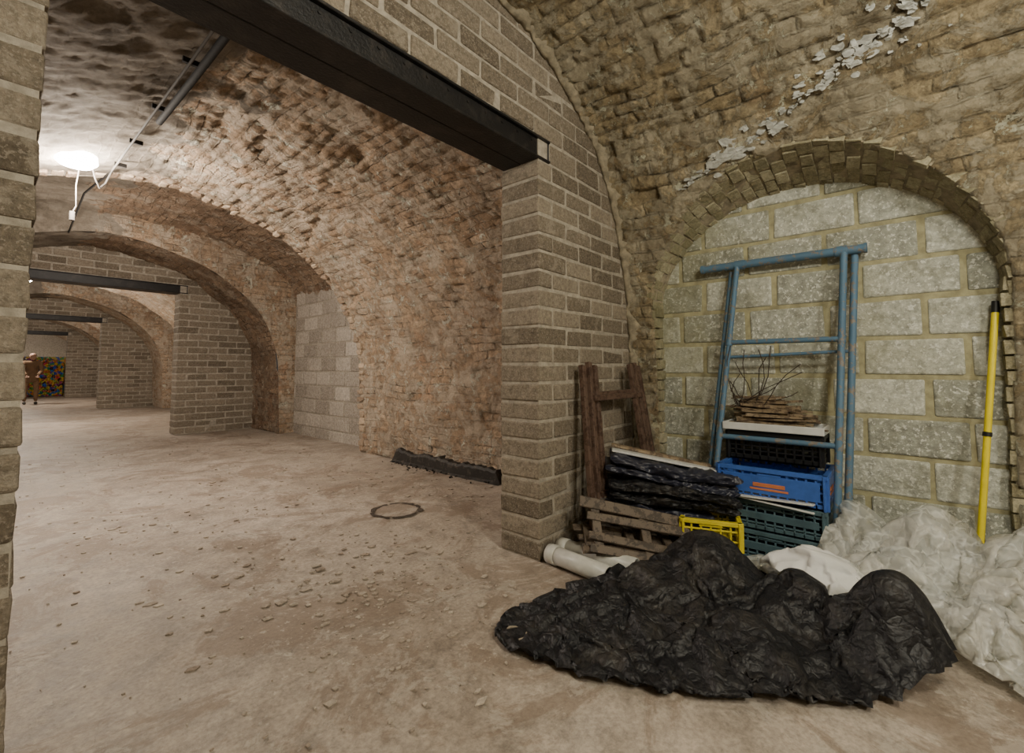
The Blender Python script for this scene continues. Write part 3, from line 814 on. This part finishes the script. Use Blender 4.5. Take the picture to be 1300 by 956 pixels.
M_bit=rust_mat("bitumen_rubble",(.030,.026,.022),(.11,.09,.07),.55)
m=MB(); NN=110; rows=[]
for i in range(NN+1):
    y=3.0+1.75*i/NN; e_=min(1,min(i,NN-i)/4)
    hh=(.13+.03*noise.noise(Vector((y*4,5,0)))+.03*noise.noise(Vector((y*15,5,0))))*e_
    dx=.04*noise.noise(Vector((3.33,y,.1))*1.7)+.02
    rows.append([(3.42,y,hh),(3.30-dx,y,hh),(3.285-dx+.008*noise.noise(Vector((y*9,2,0))),y,hh*.8),(3.28-dx,y,.02*e_),(3.25-dx-.04*abs(noise.noise(Vector((y*6,2,0)))),y,-.01)])
m.add([v for r in rows for v in r],[(i*5+k,(i+1)*5+k,(i+1)*5+k+1,i*5+k+1) for i in range(NN) for k in range(4)])
for i in range(50):
    s_=random.uniform(.006,.018); m.box((3.25-random.expovariate(18),random.uniform(3.1,4.8),s_*.4),(s_,s_*1.2,s_*.8),0,Euler((random.random(),0,random.random()*3)),.003)
m.obj("bitumen_skirting_rubble",[M_bit])

# ------------------------------------------------------------------ far end: colourful display and a person
s=NT("colourful_toy_heap"); p=pos(s)
v=s.node("ShaderNodeTexVoronoi",Scale=11.0); s.link(p,v.inputs["Vector"])
sep=s.n.new("ShaderNodeSeparateColor"); s.link(v.outputs["Color"],sep.inputs[0])
c=s.ramp(sep.outputs[0],[(.0,(.4,.025,.02)),(.2,(.012,.06,.32)),(.4,(.012,.2,.04)),(.6,(.42,.28,.02)),(.8,(.4,.11,.02)),(.95,(.02,.01,.02))])
M_toy=s.fin(c,.5,None,.4)
m=MB(); random.seed(5)
for i in range(22):
    for j in range(26):
        r=.055; x=.85+i*.062+random.uniform(-.02,.02); z=.05+j*.058+random.uniform(-.015,.015)
        if z>1.58-.25*abs(i-11)/11: continue
        y=25.9+random.uniform(-.04,.04)+(1.6-z)*-.12
        N=6; vs=[];fs=[]
        for a in range(4):
            ph=math.pi*(a+.5)/4-math.pi/2
            for b_ in range(N):
                t=2*math.pi*b_/N; vs.append((x+r*math.cos(ph)*math.cos(t),y+r*math.cos(ph)*math.sin(t),z+r*math.sin(ph)))
        for a in range(3):
            for b_ in range(N): fs.append((a*N+b_,a*N+(b_+1)%N,(a+1)*N+(b_+1)%N,(a+1)*N+b_))
        fs.append(tuple(range(N-1,-1,-1)));fs.append(tuple(range(3*N,4*N)))
        m.add(vs,fs,0,True)
m.box((1.52,26.02,.78),(1.45,.1,1.56),0)
m.obj("colourful_ball_display",[M_toy])

def skin(name,verts,edges,radii,mat,parent,root=0,sub=2):
    me=bpy.data.meshes.new(name); me.from_pydata(verts,edges,[]); o=bpy.data.objects.new(name,me); COL.objects.link(o)
    md=o.modifiers.new("skin","SKIN"); md.use_smooth_shade=True
    for i,r in enumerate(radii):
        sv=me.skin_vertices[0].data[i]; sv.radius=r if isinstance(r,tuple) else (r,r); sv.use_root=(i==root)
    sb=o.modifiers.new("sub","SUBSURF"); sb.levels=sub; sb.render_levels=sub
    me.materials.append(mat); o.parent=parent; return o
M_coat=simple("tan_coat",(.17,.105,.06),.9,var=.25,bump=.3); M_trous=simple("brown_trousers",(.20,.125,.075),.9,var=.3); M_skin=simple("skin",(.36,.22,.16),.6,var=.1); M_hair=simple("dark_hair",(.02,.014,.01),.8); M_shoe=simple("dark_shoe",(.02,.018,.016),.5)
pe=empty("person"); PX,PY=1.02,20.4
def T(v): return (v[0]+PX,v[1]+PY,v[2])
skin("torso",[T(v) for v in [(0,0,.86),(0,-.03,1.02),(0,-.10,1.18),(0,-.17,1.31),(-.17,-.17,1.29),(-.21,-.22,1.02),(-.12,-.38,.90),(.17,-.17,1.29),(.21,-.22,1.02),(.12,-.38,.90),(0,.0,.66)]],
     [(0,1),(1,2),(2,3),(3,4),(4,5),(5,6),(3,7),(7,8),(8,9),(0,10)],[(.17,.13),(.155,.12),(.17,.12),(.12,.09),.07,.052,.042,.07,.052,.042,(.19,.15)],M_coat,pe)
skin("legs",[T(v) for v in [(0,0,.80),(-.10,0,.76),(-.12,-.03,.44),(-.12,.03,.09),(.10,0,.76),(.12,-.06,.44),(.12,.0,.09)]],[(0,1),(1,2),(2,3),(0,4),(4,5),(5,6)],[.10,.09,.062,.045,.09,.062,.045],M_trous,pe)
for sx,yy in ((-.12,.03),(.12,0.)):
    skin("shoe",[T((sx,yy+.03,.045)),T((sx,yy-.10,.045)),T((sx,yy-.19,.035))],[(0,1),(1,2)],[(.042,.045),(.048,.04),(.035,.03)],M_shoe,pe)
skin("head",[T(v) for v in [(0,-.18,1.36),(0,-.22,1.44),(0,-.26,1.52),(0,-.335,1.505)]],[(0,1),(1,2),(2,3)],[.055,.075,.092,.018],M_skin,pe)
skin("hair",[T(v) for v in [(0,-.20,1.46),(0,-.235,1.56)]],[(0,1)],[.098,.095],M_hair,pe)
for sx in (-1,1):
    hb=Vector(T((sx*.12,-.40,.88)))
    skin("palm",[tuple(hb),tuple(hb+Vector((-sx*.01,-.05,-.03)))],[(0,1)],[(.022,.03),(.018,.036)],M_skin,pe)
    for k in range(4):
        b=hb+Vector((-sx*.01,-.07,-.03))+Vector((sx*(k-1.5)*.02,0,0)); L=(.07,.08,.075,.06)[k]
        skin("finger",[tuple(b),tuple(b+Vector((0,-L*.5,-.01))),tuple(b+Vector((0,-L*.75,-.03)))],[(0,1),(1,2)],[.009,.008,.007],M_skin,pe,0,1)
    b=hb+Vector((-sx*.03,-.03,-.02)); skin("thumb",[tuple(b),tuple(b+Vector((-sx*.03,-.03,-.01)))],[(0,1)],[.011,.008],M_skin,pe,0,1)

# ------------------------------------------------------------------ camera
h=1.1;f=585.
cam=bpy.data.cameras.new("camera"); co=bpy.data.objects.new("camera",cam); COL.objects.link(co)
al=math.radians(49);pt=math.radians(3.3)
co.location=(0,0,h)
co.rotation_euler=Euler((math.radians(90)+pt,0,-al),"XYZ")
cam.sensor_width=36; cam.lens=f*36/1300; cam.sensor_fit="HORIZONTAL"
cam.shift_y=-44/1300; cam.clip_start=.02
SC.camera=co

# ------------------------------------------------------------------ lights
def emis(name,c,st):
    m=bpy.data.materials.new(name); m.use_nodes=True; b=m.node_tree.nodes["Principled BSDF"]
    b.inputs["Emission Color"].default_value=(*c,1); b.inputs["Emission Strength"].default_value=st; b.inputs["Base Color"].default_value=(.9,.9,.9,1); return m
M_glow=emis("lamp_glass",(1,.95,.86),130)
def lamp(x,y,z):
    e=empty("bulkhead_lamp")
    mb=MB(); mb.tube((x,y,z+.10),(x,y,z+.03),.12,0,28); mb.obj("base",[M_pipe],.006,2,e)
    mb=MB(); n=28; rr=[(.130,.050),(.135,.0),(.10,-.035),(.05,-.05),(.001,-.055)]
    vs=[(x+r*math.cos(2*math.pi*i/n),y+r*math.sin(2*math.pi*i/n),z+dz) for r,dz in rr for i in range(n)]
    fs=[(k*n+i,k*n+(i+1)%n,(k+1)*n+(i+1)%n,(k+1)*n+i) for k in range(len(rr)-1) for i in range(n)]
    mb.add(vs,fs,0,True); mb.obj("diffuser",[M_glow],0,1,e)
def pl(loc,en,c,r):
    l=bpy.data.lights.new("lamp_or_fill_light","POINT"); l.energy=en; l.color=c; l.shadow_soft_size=r
    o=bpy.data.objects.new("lamp_or_fill_light",l); o.location=loc; COL.objects.link(o)
for y,en,c in ((4.95,190,(1,.88,.75)),(12.5,240,(1,.87,.73)),(20.1,200,(1,.86,.72)),(27.5,70,(1,.84,.7))):
    lamp(.42,y,2.745); pl((.42,y,2.54),en,c,.10)
lamp(.42,-2.2,2.90); pl((.42,-2.2,2.65),115,(1,.94,.77),.12)
pl((.9,-.7,2.6),118,(1,.96,.81),.20)  # added fill for the near bay, no fixture behind it
pl((.9,7.4,2.5),40,(1,.86,.72),.3)  # added fill past the vault step, not one of the bulkhead lamps
w=bpy.data.worlds.new("world"); SC.world=w; w.use_nodes=True
w.node_tree.nodes["Background"].inputs[0].default_value=(.5,.45,.4,1); w.node_tree.nodes["Background"].inputs[1].default_value=.1
